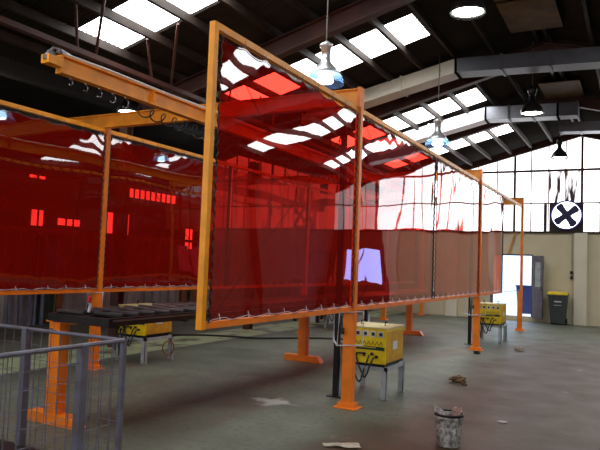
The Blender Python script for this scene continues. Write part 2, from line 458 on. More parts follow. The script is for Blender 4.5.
# other walls
def gable(y0, y1, m, name):
    bm = BM()
    pts = [(LX, 0), (EX, 0), (EX, roofz(EX)-.02), (RX, RZ-.02), (VX, roofz(VX)-.02), (2*VX-RX, RZ-.02), (LX, roofz(LX)-.02)]
    prism(bm, pts, 1, y0, y1); return struct(name, bm, m, 'grimy wall behind the camera')
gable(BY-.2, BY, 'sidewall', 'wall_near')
for i, (xa, xb) in enumerate(((-14.5, -9.2), (-7.2, -2.2), (-1.2, 3.8))):  # unseen glowing windows added to light the frames from the camera side
    bm = BM(); box(bm, (xa, BY+.01, SZ-.9), (xb, BY+.04, 4.35)); w2 = struct('window_%d' % (40+i), bm, 'fillglow', 'long fill window added high in the wall behind the camera')
    bm = BM(); n = 8
    for j in range(n+1): x = xa+(xb-xa)*j/n; box(bm, (x-.03, BY+.04, SZ-.95), (x+.03, BY+.09, 4.4))
    for z in (SZ-.9, 3.6, 4.35): box(bm, (xa, BY+.04, z-.03), (xb, BY+.09, z+.03))
    obj('window_frame', bm, 'mullion', w2)
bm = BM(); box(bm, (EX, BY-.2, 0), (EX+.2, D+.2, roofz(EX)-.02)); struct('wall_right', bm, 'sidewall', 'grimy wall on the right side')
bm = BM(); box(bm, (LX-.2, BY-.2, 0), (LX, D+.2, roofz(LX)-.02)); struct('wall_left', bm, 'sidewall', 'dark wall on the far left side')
# windows in the left wall, glimpsed red through the screens
def kx(u_y, z): return u_y, z
k = LX/-12.0
wi = 21
for y0, z0, y1, z1 in ((9.71, 2.58, 10.01, 2.22), (10.45, 2.44, 11.09, 2.28), (12.01, 2.72, 12.76, 1.98), (12.68, 3.42, 14.63, 3.18), (15.2, 2.5, 15.5, 1.9), (9.6, 3.35, 10.0, 3.28), (16.0, 3.9, 16.35, 2.2)):
    ya, yb = y0*k, y1*k; za, zb = 1.6+(z0-1.6)*k, 1.6+(z1-1.6)*k
    if yb > D: continue
    bm = BM(); box(bm, (LX+.01, ya, zb), (LX+.04, yb, za)); w = struct('window_%d' % wi, bm, 'glass', 'small bright window in the far left wall'); wi += 1
    bm = BM()
    n = max(1, int((yb-ya)/.3))
    for i in range(1, n+1):
        yy = ya+(yb-ya)*i/(n+1); box(bm, (LX+.04, yy-.025, zb), (LX+.07, yy+.025, za))
    box(bm, (LX+.04, ya-.04, za), (LX+.07, yb+.04, za+.04)); box(bm, (LX+.04, ya-.04, zb-.04), (LX+.07, yb+.04, zb))
    obj('window_frame', bm, 'mullion', w)

# door opening and open leaf
bm = BM()
box(bm, (DX0, D-.02, DZ1), (DX1+.02, D+.2, DZ1+.05)); box(bm, (DX1, D-.02, DZ0), (DX1+.05, D+.21, DZ1+.05)); box(bm, (DX0-.05, D-.02, DZ0), (DX0, D+.21, DZ1+.05))
struct('trim_%d' % tn, bm, 'door', 'brown grey frame round the open doorway'); tn += 1
bm = BM()
W = .46; box(bm, (0, -.02, 0), (W, .02, 1.0)); box(bm, (0, -.02, 1.8), (W, .02, 2.0)); box(bm, (0, -.02, 1.0), (.1, .02, 1.8)); box(bm, (W-.1, -.02, 1.0), (W, .02, 1.8))
d = struct('door_1', bm, 'door', 'brown grey door leaf standing open'); d.location = (DX1+.06, D-.06, .13); d.rotation_euler = (0, 0, math.radians(-42)); 
bm = BM(); box(bm, (.1, -.008, 1.0), (W-.1, .008, 1.8)); obj('door_glass', bm, 'doorglass', d)
bm = BM(); box(bm, (W-.07, -.05, .85), (W-.03, -.02, 1.05)); tube(bm, [(W-.05, -.05, .95), (W-.05, -.08, .95), (W-.14, -.08, .95)], .01); obj('door_handle', bm, 'glint', d)
# yard outside
bm = BM(); box(bm, (-16, D+.2, -.15), (4, D+9, .12)); struct('floor_outside', bm, 'outground', 'sunlit concrete yard outside the doorway')
bm = BM(); box(bm, (-16, D+7.6, .12), (4, D+7.9, 3.4)); struct('wall_outside', bm, 'outwall', 'pale blue wall across the yard')

# partition along the left bay
PXX = -12.0
def py(u):   # helper: where along the partition a given sight line lands (table)
    t = [(0, 9.1), (101, 12), (198, 16), (265, 20), (292, 22)]
    for (a, ya), (b, yb) in zip(t, t[1:]):
        if u <= b: return ya+(yb-ya)*(u-a)/(b-a)
    return 22
bm = BM()
y = 6.0; i = 0
pts = []
while y < 21.8:
    pts += [(y, 0), (y+.05, .05), (y+.19, .05), (y+.24, 0)]; y += .34
skip = [(py(28), py(47)), (py(178), py(190))]
for (ya, da), (yb, db) in zip(pts, pts[1:]):
    if any(s < (ya+yb)/2 < e for s, e in skip): continue
    prism(bm, [(PXX+da, ya), (PXX+db, yb), (PXX+db-.01, yb), (PXX+da-.01, ya)], 2, 0, 2.1)
t = thing('corrugated_partition', 'long grey corrugated steel partition seen below the left red screen', 'partition', (0, 0, 0))
t.location = (0, 0, 0)
obj('corrugated_sheet', bm, 'strip', t)
bm = BM(); box(bm, (PXX-.04, 6, 2.1), (PXX+.08, 21.8, 2.18)); obj('cap_rail', bm, 'strip', t)
for u in (5, 14, 22, 27, 34):
    yy = py(u); bm = BM(); box(bm, (PXX+.06, yy-.03, 0), (PXX+.11, yy+.03, 2.1)); obj('post', bm, 'bluepost', t)
bm = BM(); box(bm, (PXX-.02, py(28)+.04, 0), (PXX+.02, py(47), 2.05)); obj('green_panel', bm, 'green', t)
bm = BM(); box(bm, (PXX, py(48), 0), (PXX+.09, py(54), 2.1)); obj('brown_post', bm, 'brownpost', t)
bm = BM()
for u in (177, 191): box(bm, (PXX, py(u)-.12, 0), (PXX+.12, py(u)+.12, 1.9))
box(bm, (PXX, py(177)+.12, 1.35), (PXX+.12, py(191)-.12, 1.9)); obj('opening_frame', bm, 'brownpost', t)
bm = BM(); box(bm, (PXX-.3, py(178), 0), (PXX-.26, py(190), 2.0)); obj('shade_backing', bm, 'black', t)  # black sheet standing in for the shade inside the opening

# lattice girder under the left slope
t = thing('lattice_girder', 'brown lattice girder hanging under the roof above the left screen', 'girder', (-6.6, 0, 0))
gc = 4.3
bm = BM(); box(bm, (-.05, -2, gc-.035), (.05, 17.2, gc+.035)); obj('bottom_chord', bm, 'rafter', t)
nodes = [(6.28, 6.2), (7.36, 7.2), (7.8, 7.92)]
yy = 1.0; webs = [(y+d_, y+d_*1.5) for y in (9.2, 10.8, 12.4, 14, 15.6, 4.0, 2.4) for d_ in (-.2, .2)]
for a, b in webs:
    bm = BM(); tube(bm, [(0, a, gc+.03), (0, b, roofz(-6.6)-.03)], .017, 8); obj('web_rod', bm, 'rafter', t)

for a, (tx, ty) in ((5.9, (-6.39, 5.64)), (6.22, (-6.02, 5.77)), (7.36, (-6.4, 7.0)), (7.81, (-5.85, 7.01))):
    bm = BM(); tube(bm, [(0, a, gc+.03), (tx+6.6, ty, roofz(tx)-.13)], .02, 8); obj('web_rod', bm, 'rafter', t)

# ------------------------------------------------------------------ ducts
def duct(name, label, y, dy, h, path, mats, joints, label_parts):
    """path: list of (x, ztop); faces: runs between points"""
    t = thing(name, label, 'duct', (path[0][0], y, path[0][1]-h))
    ox, oy, oz = path[0][0], y, path[0][1]-h
    for i, ((x0, z0), (x1, z1)) in enumerate(zip(path, path[1:])):
        bm = BM(); prism(bm, [(x0-ox, z0-h-oz), (x1-ox, z1-h-oz), (x1-ox, z1-oz), (x0-ox, z0-oz)], 1, 0, dy)
        o = obj('duct_section', bm, mats[i], t)
        if label_parts[i]: o['label'] = label_parts[i]
        n = joints[i]
        for k in range(n+1):
            f = k/n if n else 0
            x = x0+(x1-x0)*f; z = z0+(z1-z0)*f
            bm = BM(); prism(bm, [(x-.02-ox, z-h-.02-oz), (x+.02-ox, z-h-.02-oz), (x+.02-ox, z+.02-oz), (x-.02-ox, z+.02-oz)], 1, -.02, dy+.02)
            obj('flange', bm, mats[i] if i == 0 else 'ductdark', t)
    return t
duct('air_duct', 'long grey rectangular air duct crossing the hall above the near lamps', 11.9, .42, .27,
     [(-6.4, 4.875), (-3.13, 5.62), (-.6, 5.53), (3.0, 5.0-.1)], ['ductlit', 'ductdark', 'ductdark'], [3, 3, 3], ['sloping duct section paled as if lit', None, None])
duct('air_duct', 'air duct further down the hall with its sloping left section whitened as if skylit', 15.72, .42, .31,
     [(-6.2, 4.93), (-3.37, 5.60), (-1.72, 5.56), (-1.3, 5.56)], ['ductglare', 'galv', 'ductdark'], [2, 3, 1], ['sloping duct section whitened as if skylit', None, None])
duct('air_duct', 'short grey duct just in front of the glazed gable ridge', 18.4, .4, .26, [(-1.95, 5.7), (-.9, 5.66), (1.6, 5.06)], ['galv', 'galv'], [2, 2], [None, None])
bm = BM()
for y0, y1 in ((10.85, 12.9), (13.1, 14.4), (15.65, 17.2)):
    pass
for i, (y0, y1) in enumerate(((9.0, 10.3), (10.4, 11.8), (15.3, 17.2))):
    bm = BM(); box(bm, (-2.1, y0, 5.93), (-1.22, y1, 5.95))
    tag(obj('roof_board', bm, 'insul'), ['yellow brown board under the ridge at the top edge of the view', 'yellow brown board under the ridge just before the near air duct', 'yellow brown board under the ridge beyond the near air duct'][i], 'roof board', 'yellowed boards under the ridge')

# ------------------------------------------------------------------ lamps
def make_lamp(label, loc, glassy, scale=1.0):
    t = thing('high_bay_lamp', label, 'lamp', loc, 0, 'high bay lamps'); t.scale = (scale,)*3
    s0 = [(.225, .0), (.222, .03), (.205, .085), (.19, .11)]
    s1 = [(.19, .11), (.155, .165), (.11, .215), (.07, .26), (.055, .30), (.052, .37)]
    bm = BM(); lathe(bm, s1 if glassy else s0+s1[1:], 36, cap=False)
    o = obj('lamp_shade', bm, 'chrome' if glassy else 'darkcap', t, smooth=True)
    sd = o.modifiers.new('s', 'SOLIDIFY'); sd.thickness = .004
    if glassy:
        bm = BM(); lathe(bm, s0, 36, cap=False); obj('glass_skirt', bm, 'skirt', t, smooth=True)
    bm = BM(); lathe(bm, [(.02, .36), (.058, .37), (.06, .44), (.075, .45), (.078, .48), (.05, .5), (.02, .52)] if glassy else [(.02, .36), (.06, .37), (.085, .44), (.09, .5), (.06, .56), (.02, .58)], 24)
    obj('ballast_housing', bm, 'chrome' if glassy else 'darkcap', t, smooth=True)
    bm = BM(); lathe(bm, [(.01, .02), (.09, .025), (.1, .05), (.075, .1), (.07, .16), (.04, .22), (.03, .3), (.01, .32)] if glassy else [(.01, .012), (.12, .014), (.195, .03), (.19, .05), (.01, .06)], 24)
    obj('bulb', bm, 'bulb', t, smooth=True)
    bm = BM(); top = (roofz(loc[0])-.03-loc[2])/scale
    tube(bm, [(0, 0, .5), (0, 0, top)], .008, 6); obj('suspension_cord', bm, 'rope', t)
    return t
make_lamp('shiny chrome high bay lamp hanging nearest, above the near red panel', (-3.64, 7.35, 3.94), True, 1.1)
make_lamp('chrome lamp hanging in front of the far skylights, above the long red panels', (-3.43, 11.86, 3.93), True, 1.05)
make_lamp('glowing lamp cut by the top edge of the view', (-1.97, 8.03, 4.88), False)
make_lamp('dark bodied lamp hanging between the two air ducts', (-1.87, 12.87, 4.66), False)
make_lamp('small far lamp hanging in front of the glazed gable', (-2.0, 18.9, 4.80), False)
make_lamp('glowing lamp behind the coiled hose of the orange monorail', (-7.7, 8.1, 4.05), False, 1.0)

# ------------------------------------------------------------------ portal frames of the weld bays
XM, XLF = -2.9, -6.83
def make_portal(y, label, right=True):
    t = thing('portal_frame', label, 'steel frame', (XM, y, 0), 0, 'orange portal frames')
    def post(x):
        bm = BM(); cbox(bm, (x, .0, .56), (.125, .10, 1.0)); cbox(bm, (x+.03, 0, 2.25), (.07, .07, 2.38)); o = obj('post', bm, 'orange', t, bevel=.004)
        bm = BM(); box(bm, (x-.14, -.1, 0), (x+.14, .1, .015)); box(bm, (x-.1, -.075, .015), (x+.1, .075, .06)); obj('base_plate', bm, 'orange', t, bevel=.003)
    post(0); post(XLF-XM)
    bm = BM(); xl = XLF-XM
    z0, z1 = 3.445, 3.64
    for yy, w, za, zb in ((0, .012, z0, z1),):
        prism(bm, [(xl-.75, z1-.05), (xl-.3, z0), (.02, z0), (.02, z1), (xl-.75, z1)], 1, -.006, .006)
    box(bm, (xl-.75, -.05, z1-.012), (.02, .05, z1)); prism(bm, [(xl-.75, z1-.055), (xl-.3, z0), (.02, z0), (.02, z0+.012), (xl-.3, z0+.012), (xl-.75, z1-.043)], 1, -.05, .05)
    obj('cross_beam', bm, 'amber', t)
    bm = BM(); box(bm, (.02, -.06, z0-.03), (.06, .06, z1+.01)); obj('end_plate', bm, 'orange', t)
    return t
p1 = make_portal(6.72, 'orange portal frame nearest the camera, post standing left of the near yellow welder')
dup(p1, (XM, 13.09, 0), 'orange portal frame beside the second welder under the screen')
dup(p1, (XM, 18.34, 0), 'far orange portal frame whose bare post stands before the open doorway')

# ------------------------------------------------------------------ screens
def screen_frame(name, label, X, y0, ys, yend, ytop_end, z0=1.08, z1=3.43, thin_to=None):
    t = thing(name, label, 'screen frame', (X, y0, 0))
    r = .055
    bm = BM(); box(bm, (-r/2, 0, z0-.005), (r/2, r, z1)); obj('end_post', bm, 'amber', t, bevel=.003)
    bm = BM(); box(bm, (-r/2+.001, r, z1-r), (r/2-.001, ytop_end-y0, z1)); obj('top_rail', bm, 'amber', t)
    bm = BM(); box(bm, (-r/2+.001, r, z0), (r/2-.001, yend-y0, z0+.05)); obj('bottom_rail', bm, 'orange', t)
    for y in ys:
        bm = BM(); box(bm, (-.02, y-y0-.025, z0+.05), (.02, y-y0+.025, z1-r)); obj('mullion', bm, 'blacksteel', t)
    if thin_to:
        bm = BM(); tube(bm, [(0, yend-y0, z0+.02), (0, thin_to-y0, z0+.02)], .008, 6); obj('tie_rod', bm, 'glint', t)
    return t
screen_frame('curtain_stand', 'long orange screen frame of the right hand red screen', XM-.0, 3.88, (9.88, 15.6), 15.63, 18.28, thin_to=18.28)
screen_frame('curtain_stand', 'long orange screen frame of the left hand red screen', XLF, 3.3, (9.9, 15.7), 21.3, 21.3)

def curtain(label, X, y0, y1, m, group, z0=1.125, z1=3.345, sag=.05, seed=0, rags=0):
    """film hung on hooks: scalloped top edge, slightly bowed, with eyelets and edge lacing"""
    rnd = random.Random(seed)
    t = thing('welding_curtain', label, 'welding curtain', (X+.015, y0, z0), 0, group)
    W = y1-y0; nh = max(4, int(W/.34)); ny, nz = 60, 44
    ph = [rnd.uniform(0, 6.28) for _ in range(6)]; am = [rnd.uniform(.4, 1) for _ in range(6)]
    def surf(s, q):
        # s along, q up (0..1)
        env = math.sin(math.pi*s)
        sc = abs(math.sin(math.pi*s*nh))**.8
        top = (z1-z0)-.035*sc
        bot = .02*abs(math.sin(math.pi*s*nh*1.0))
        z = bot+(top-bot)*q
        x = sag*.22*am[0]*math.sin(math.pi*q)*math.sin(2*math.pi*s*.8+ph[0])*env
        x += .0025*am[1]*math.sin(2*math.pi*(s*1.3+q*.7)+ph[1])+.0015*am[2]*math.sin(2*math.pi*(s*.7-q*1.4)+ph[2])
        x += .0012*sc*(q**24)+.0008*(1-q)**14*math.sin(2*math.pi*s*nh)
        x *= min(1, env*6)
        x += .018
        y = .03+(W-.06)*s
        return (x, y, z)
    bm = BM()
    G = [[bm.verts.new(surf(i/ny, j/nz)) for j in range(nz+1)] for i in range(ny+1)]
    for i in range(ny):
        for j in range(nz): bm.faces.new((G[i][j], G[i+1][j], G[i+1][j+1], G[i][j+1]))
    film = obj('film', bm, m, t, smooth=True)
    # eyelet ties along the top and bottom
    for k in range(nh+1):
        bm = BM()
        s = k/nh; x, y, z = surf(min(max(s, .012), .988), 1)
        c = [(x+.0+.028*math.cos(a)-.03, y, z+.028+.05*math.sin(a)) for a in [2*math.pi*i/12 for i in range(12)]]
        tube(bm, c, .004, 5, closed=True)
        obj('top_tie', bm, 'glint', t)
    for k in range(nh):
        bm = BM()
        s = (k+.5)/nh+rnd.uniform(-.02, .02); x, y, z = surf(min(max(s, .012), .988), 0)
        tube(bm, [(x+.004, y, z+.045), (x+.012, y+.01, z+.01), (x+.01, y+.004, z-.004)], .005, 5)
        obj('bottom_tie', bm, 'whiterod', t)
    # black lacing down both vertical edges
    for s in (0.0, 1.0):
        bm = BM(); n = 46; pts = []
        for i in range(n+1):
            q = i/n; x, y, z = surf(s, q); pts.append((x+.006, y+(.012 if i % 2 else -.012)*(1 if s == 0 else -1), z))
        tube(bm, pts, .007, 5); obj('edge_lacing', bm, 'black', t)
    # hem band along top edge
    bm = BM(); pts = [surf(i/ny, .995) for i in range(ny+1)]; tube(bm, pts, .004, 5); obj('top_hem', bm, 'black', t)
    bm = BM(); pts = [surf(i/ny, .004) for i in range(ny+1)]; tube(bm, [(p[0]+.003, p[1], p[2]+.003*math.sin(i*1.7)+.003*math.sin(i*.61)) for i, p in enumerate(pts)], .003, 5); obj('bottom_hem', bm, 'whiterod', t)
    return t
G1 = 'red curtains on the right hand screen'
curtain('nearest red transparent welding curtain, between the free frame end and the first post', XM, 3.93, 6.70, 'pvc', G1, seed=11)
curtain('red welding curtain just past the first orange post, showing the pale blue reflection', XM, 6.76, 9.86, 'pvc', G1, seed=5)
curtain('red welding curtain above the second orange base foot, left of the second post', XM, 9.90, 13.06, 'pvc', G1, seed=9)
curtain('narrow far red curtain between the second post and the doorway', XM, 13.13, 15.57, 'pvc', G1, seed=21)
G2 = 'red curtains on the left hand screen'
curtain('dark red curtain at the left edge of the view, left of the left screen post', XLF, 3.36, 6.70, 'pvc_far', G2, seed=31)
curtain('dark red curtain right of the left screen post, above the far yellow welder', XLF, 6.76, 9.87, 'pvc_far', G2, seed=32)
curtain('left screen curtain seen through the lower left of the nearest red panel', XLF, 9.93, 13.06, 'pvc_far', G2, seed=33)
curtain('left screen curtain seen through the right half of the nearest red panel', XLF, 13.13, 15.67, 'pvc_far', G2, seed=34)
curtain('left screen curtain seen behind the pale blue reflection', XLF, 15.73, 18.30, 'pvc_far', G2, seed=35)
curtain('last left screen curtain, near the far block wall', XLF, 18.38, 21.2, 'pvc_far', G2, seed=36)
# end post of left screen
t = thing('screen_end_post', 'orange end post of the left screen, seen through red film near the far wall', 'post', (-6.62, 21.4, 0))
bm = BM(); box(bm, (-.05, -.05, .02), (.05, .05, 3.7)); obj('post', bm, 'orange', t)
bm = BM(); prism(bm, [(-.05, 3.5), (-.05, 3.7), (-.7, 3.7), (-.7, 3.62)], 1, -.04, .04); obj('bracket', bm, 'orange', t)
bm = BM(); box(bm, (-.12, -.12, 0), (.12, .12, .02)); obj('base_plate', bm, 'orange', t)

# black service posts
def black_post(x, y, label):
    t = thing('service_post', label, 'post', (x, y, 0), 0, 'black posts beside the orange posts')
    bm = BM(); box(bm, (-.032, -.032, .012), (.032, .032, 3.42)); obj('post', bm, 'blacksteel', t, bevel=.003)
    bm = BM(); box(bm, (-.09, -.08, 0), (.12, .08, .012)); obj('base_plate', bm, 'blacksteel', t)
    return t
black_post(-3.27, 7.2, 'slim black post behind the first orange post')
black_post(-3.24, 14.0, 'slim black post beside the second orange post')

# rod hangers on the posts
def rod_hanger(x, y, label, flip=1):
    t = thing('rod_hanger', label, 'cable hanger', (x, y, .69), 0, 'white rod hangers on the orange posts')
    r = .011
    bm = BM(); tube(bm, [(-.12, -.075, 0), (.19, -.075, .03), (.19, -.075, .40), (-.10, -.075, .37)], r, 8, closed=True); obj('loop', bm, 'whiterod', t)
    bm = BM(); tube(bm, [(-.12, -.075, 0), (-.30, .22, .02), (-.30, .22, .40), (-.12, -.075, .37)], r, 8); obj('side_arm', bm, 'whiterod', t)
    bm = BM(); tube(bm, [(-.05, -.09, .36), (-.06, -.10, .28), (-.05, -.09, .2)], .006, 6); cbox(bm, (-.05, -.095, .17), (.03, .03, .07)); obj('hanging_switch', bm, 'black', t)
    return t
h = rod_hanger(XM-.0, 6.72, 'white rod hanger framing the first orange post')
dup(h, (XM, 13.09, .69), 'white rod hanger on the second orange post')
dup(h, (XLF, 6.72, .69), 'white rod hanger on the left screen post')

# ------------------------------------------------------------------ monorail with coiled hose
mx_, my0, mz = -4.72, 4.02, 3.26
t = thing('monorail_beam', 'amber painted monorail beam cantilevered toward the upper left', 'beam', (mx_, my0, mz))
bm = BM()
L_ = 18.3-my0
box(bm, (-.045, 0, 0), (.045, L_, .014)); box(bm, (-.045, 0, .156), (.045, L_, .17)); box(bm, (-.006, 0, .014), (.006, L_, .156)); box(bm, (-.045, 0, .014), (.045, .012, .156))
obj('beam', bm, 'amber', t)
for yy in (1.25, 2.7, 5.0): 
    bm = BM(); box(bm, (-.046, yy, .014), (.046, yy+.012, .156)); obj('stiffener', bm, 'amber', t)
bm = BM(); tube(bm, [(.02, .0, .185), (.03, .6, .19), (.02, 1.4, .186), (.025, 2.6, .19), (.02, 5, .186), (.02, L_-.1, .186)], .013, 8); obj('white_cable', bm, 'white', t)
bm = BM(); box(bm, (-.05, -.16, .05), (.05, 0, .13)); obj('end_stop', bm, 'amber', t)
bm = BM()
for a, b, c in ((-.02, -.06, .16), (.01, -.12, .15), (.03, -.03, .19), (0, -.15, .1)): lathe(bm, [(.01, -.02), (.028, -.018), (.028, .018), (.01, .02)], 10, (a, b, c))
tube(bm, [(0, -.16, .12), (.03, -.1, .2), (.02, -.02, .21), (.02, .1, .19)], .012, 8)
obj('cable_clamps', bm, 'glint', t)
for y_ in (6.72, 13.09):
    bm = BM(); box(bm, (-.03, y_-my0-.02, .17), (.03, y_-my0+.02, .186)); obj('hanger_clamp', bm, 'amber', t)
# coil
tc = thing('coiled_hose', 'black coiled hose strung on hooks beneath the amber monorail', 'hose', (mx_, my0+.1, mz))
bm = BM(); pts = []
n = 40
for k in range(n):
    r = .05+.04*min(1, k/8)
    for i in range(14):
        a = 2*math.pi*i/14; rr = r
        pts.append((.03*math.cos(a+1), .98+.19*(k+i/14)-rr*.75*math.sin(a), -.05-rr+rr*math.cos(a)))
tube(bm, pts, .008, 5); obj('coil', bm, 'cable', tc)
for k in range(5):
    y0 = .04+.18*k
    bm = BM(); r = .028+.006*k; tube(bm, [(0, y0, -.002), (0, y0, -.02)]+[(0, y0+r*math.sin(a), -.02-r+r*math.cos(a)) for a in [math.pi*1.15*i/7 for i in range(8)]], .006, 6)
    obj('hook', bm, 'glint', tc)

# ------------------------------------------------------------------ roller track on T stands
def tstand(y, label):
    t = thing('track_stand', label, 'stand', (-4.89, y, 0), 0, 'orange T base stands under the roller track')
    bm = BM(); box(bm, (-.07, -.06, .1), (.07, .06, .955)); box(bm, (-.002, -.063, .1), (.002, -.06, .955)); obj('post', bm, 'orange', t)
    bm = BM(); prism(bm, [(-.32, 0), (.36, 0), (.28, .1), (-.32, .1)], 1, -.065, .065); obj('foot', bm, 'orange', t, bevel=.004)
    bm = BM(); box(bm, (-.12, -.06, .955), (.3, .06, .97)); obj('cap_plate', bm, 'orange', t)
    bm = BM(); tube(bm, [(-.03, -.06, .88), (-.03, -.076, .88)], .018, 10); obj('bolt', bm, 'glint', t)
    return t
ts = tstand(4.36, 'orange T base stand seen through the wire cage')
dup(ts, (-4.89, 9.42, 0), 'orange T base stand standing on the floor left of the first post')
dup(ts, (-4.89, 14.9, 0), 'farthest orange T base stand, right of the near yellow welder')
t = thing('roller_track', 'long black roller track running away beneath the red screens', 'roller track', (-4.7, 4.3, .99))
TL = 11.2
for x in (-.24, .14, .50):
    bm = BM(); box(bm, (x-.02, 0, -.02), (x+.02, TL, .05)); obj('side_rail', bm, 'rack', t)
bm = BM(); box(bm, (-.22, 0, -.03), (.12, TL, -.02)); box(bm, (.16, 0, -.03), (.48, TL, -.02)); obj('drip_tray', bm, 'rack', t)
for i in range(12):
    bm = BM(); box(bm, (-.22, .1+i, -.045), (.5, .14+i, -.03)); obj('cross_member', bm, 'rack', t)
bm = BM(); tube(bm, [(-.22, 0, .05), (.12, 0, .05)], .022, 8)
r0 = obj('roller', bm, 'roller', t); r0.location = (0, .06, .015)
for i in range(1, 100):
    c = r0.copy(); COL.objects.link(c); c.parent = t; c.location = (0 if i % 2 == 0 else .37, .06+.112*i, .015)
bm = BM(); box(bm, (.521, .02, .02), (.525, TL-.02, .035)); obj('wear_strip', bm, 'glint', t)
bm = BM(); box(bm, (-.26, -.03, -.02), (.52, 0, .05)); obj('end_bar', bm, 'rack', t)
t = thing('clamp_handle', 'small red tipped clamp lever on the near end of the roller track', 'clamp', (-4.62, 4.45, 1.06))
bm = BM(); tube(bm, [(0, 0, 0), (0, .02, .07), (.0, .0, .1)], .014, 8); obj('stem', bm, 'whiterod', t)
bm = BM(); lathe(bm, [(.008, .09), (.02, .10), (.018, .15), (.008, .16)], 12); obj('grip', bm, 'red', t)

# ------------------------------------------------------------------ welders on stands
WW, WD, WH = .55, .62, .46
def make_stand(label, loc):
    t = thing('welder_stand', label, 'stand', loc, 0, 'grey steel welder stands')
    bm = BM()
    for y in (0, WD): box(bm, (0, y, .34), (WW+.04, y+.04, .38))
    for x in (0, WW+.0): box(bm, (x, 0, .34), (x+.04, WD+.04, .38))
    obj('top_frame', bm, 'grey', t)
    for x in (0, WW):
        for y in (0, WD):
            bm = BM(); box(bm, (x if x == 0 else x-.03, y, 0), (x+.07 if x == 0 else x+.04, y+.008, .34)); box(bm, (x if x == 0 else x+.032, y, 0), (x+.008 if x == 0 else x+.04, y+.06, .34)); box(bm, (x, y, 0), (x+.05, y+.05, .006)); obj('leg', bm, 'grey', t)
    return t
def make_welder(label, loc):
    t = thing('welding_machine', label, 'welding machine', loc, 0, 'yellow welding machines')
    bm = BM(); box(bm, (0, .0, .035), (WW, WD, WH)); o = obj('case', bm, 'yellow', t, bevel=.008)
    bm = BM(); box(bm, (WW, .015, .05), (WW+.006, WD-.015, WH-.03)); obj('side_panel', bm, 'yellow2', t)
    bm = BM(); box(bm, (-.01, -.01, WH), (WW+.012, WD+.01, WH+.018)); obj('lid', bm, 'cream_top', t, bevel=.004)
    bm = BM(); box(bm, (.03, .03, 0), (WW-.03, WD-.03, .035)); box(bm, (WW, .02, .03), (WW+.012, WD-.02, .055)); obj('base', bm, 'blacksteel', t)
    for i in range(5):
        x = .05+i*.1
        bm = BM(); box(bm, (x, -.008, WH-.10), (x+.065, 0, WH-.03)); p = obj('meter', bm, 'whiterod', t)
        bm = BM(); box(bm, (x+.012, -.011, WH-.085), (x+.053, -.008, WH-.045)); obj('dial', bm, 'black', p)
    # jagged black lettering and the underline band below it
    bm = BM()
    x = .14
    for i in range(7):
        h0 = .045
        bar(bm, (x, -.002, WH-.20), (x+.022, -.002, WH-.20+h0), .009, .004); bar(bm, (x+.022, -.002, WH-.20+h0), (x+.044, -.002, WH-.20), .009, .004); x += .054
    box(bm, (.1, -.004, WH-.225), (.5, 0, WH-.215)); 
    obj('black_marking', bm, 'black', t)
    bm = BM(); box(bm, (.13, -.004, WH-.26), (.42, 0, WH-.235)); box(bm, (.42, -.005, WH-.26), (.53, 0, WH-.22)); obj('dark_band', bm, 'green', t)
    bm = BM(); box(bm, (.22, -.04, WH-.31), (.30, -.02, WH-.295)); box(bm, (.1, -.04, WH-.315), (.3, -.025, WH-.30)); box(bm, (.12, -.025, WH-.34), (.14, 0, WH-.295)); box(bm, (.26, -.025, WH-.34), (.28, 0, WH-.295)); obj('handle', bm, 'black', t)
    bm = BM(); box(bm, (WW+.006, .22, .2), (WW+.009, .38, .3)); obj('white_sticker', bm, 'white', t)
    for a in (0.1, .42):
        bm = BM(); tube(bm, [(a, .3, WH+.018), (a, .3, WH+.06), (a+.03, .3, WH+.07)], .012, 8)
        obj('lifting_lug', bm, 'black', t)
    for k, (x, dz) in enumerate(((.09, .0), (.17, .03), (.38, .05), (.44, .02))):
        bm = BM()
        lathe(bm, [(.008, -.01), (.02, -.01), (.02, .02), (.008, .02)], 10, (x, -.03, .1+dz))
        obj('socket', bm, 'black', t)
    return t
def hoses(label, loc, seed, col='cable'):
    rnd = random.Random(seed)
    t = thing('welding_cable', label, 'cable', loc, 0, 'cables drooping from the welders')
    bm = BM()
    specs = [((.09, -.04, .1), (.38, -.05, .14), .30), ((.17, -.04, .12), (.44, -.06, .12), .24), ((.06, -.05, .05), (.2, -.07, .13), .38), ((-.02, -.04, .25), (.1, -.06, .18), .42)]
    for a, b, dr in specs:
        pts = []
        for i in range(17):
            s = i/16; e = math.sin(math.pi*s)
            pts.append((a[0]+(b[0]-a[0])*s+rnd.uniform(-.004, .004)+.03*math.sin(5*s), a[1]-.06*e, a[2]+(b[2]-a[2])*s-dr*e))
        tube(bm, pts, .011, 6)
    obj('cable_loops', bm, col, t); return t
w1 = (-3.25, 7.37, .38)
make_stand('grey steel stand carrying the welder by the first orange post', (-3.27, 7.36, 0)); make_welder('yellow welding machine by the first orange post', w1); hoses('black cables drooping in loops from the welder by the first post', w1, 1)
def place(base, y, x, a, b, c, seed):
    make_stand(a, (x-.02, y-.01, 0)); make_welder(b, (x, y, .38)); hoses(c, (x, y, .38), seed)
place(0, 14.75, -3.28, 'grey steel stand carrying the welder by the second post', 'yellow welding machine by the second post, before the doorway', 'black cable loop under the welder by the second post', 2)
place(0, 7.5, -7.14, 'grey steel stand under the left welder behind the roller track', 'yellow welding machine half hidden by the roller track', 'dark hose loop under the left welder', 4)
place(0, 14.6, -7.0, 'grey stand under the far welder glimpsed below the near screen', 'far yellow welding machine glimpsed just below the near screen rail', 'cables of the far welder under the near screen rail', 6)
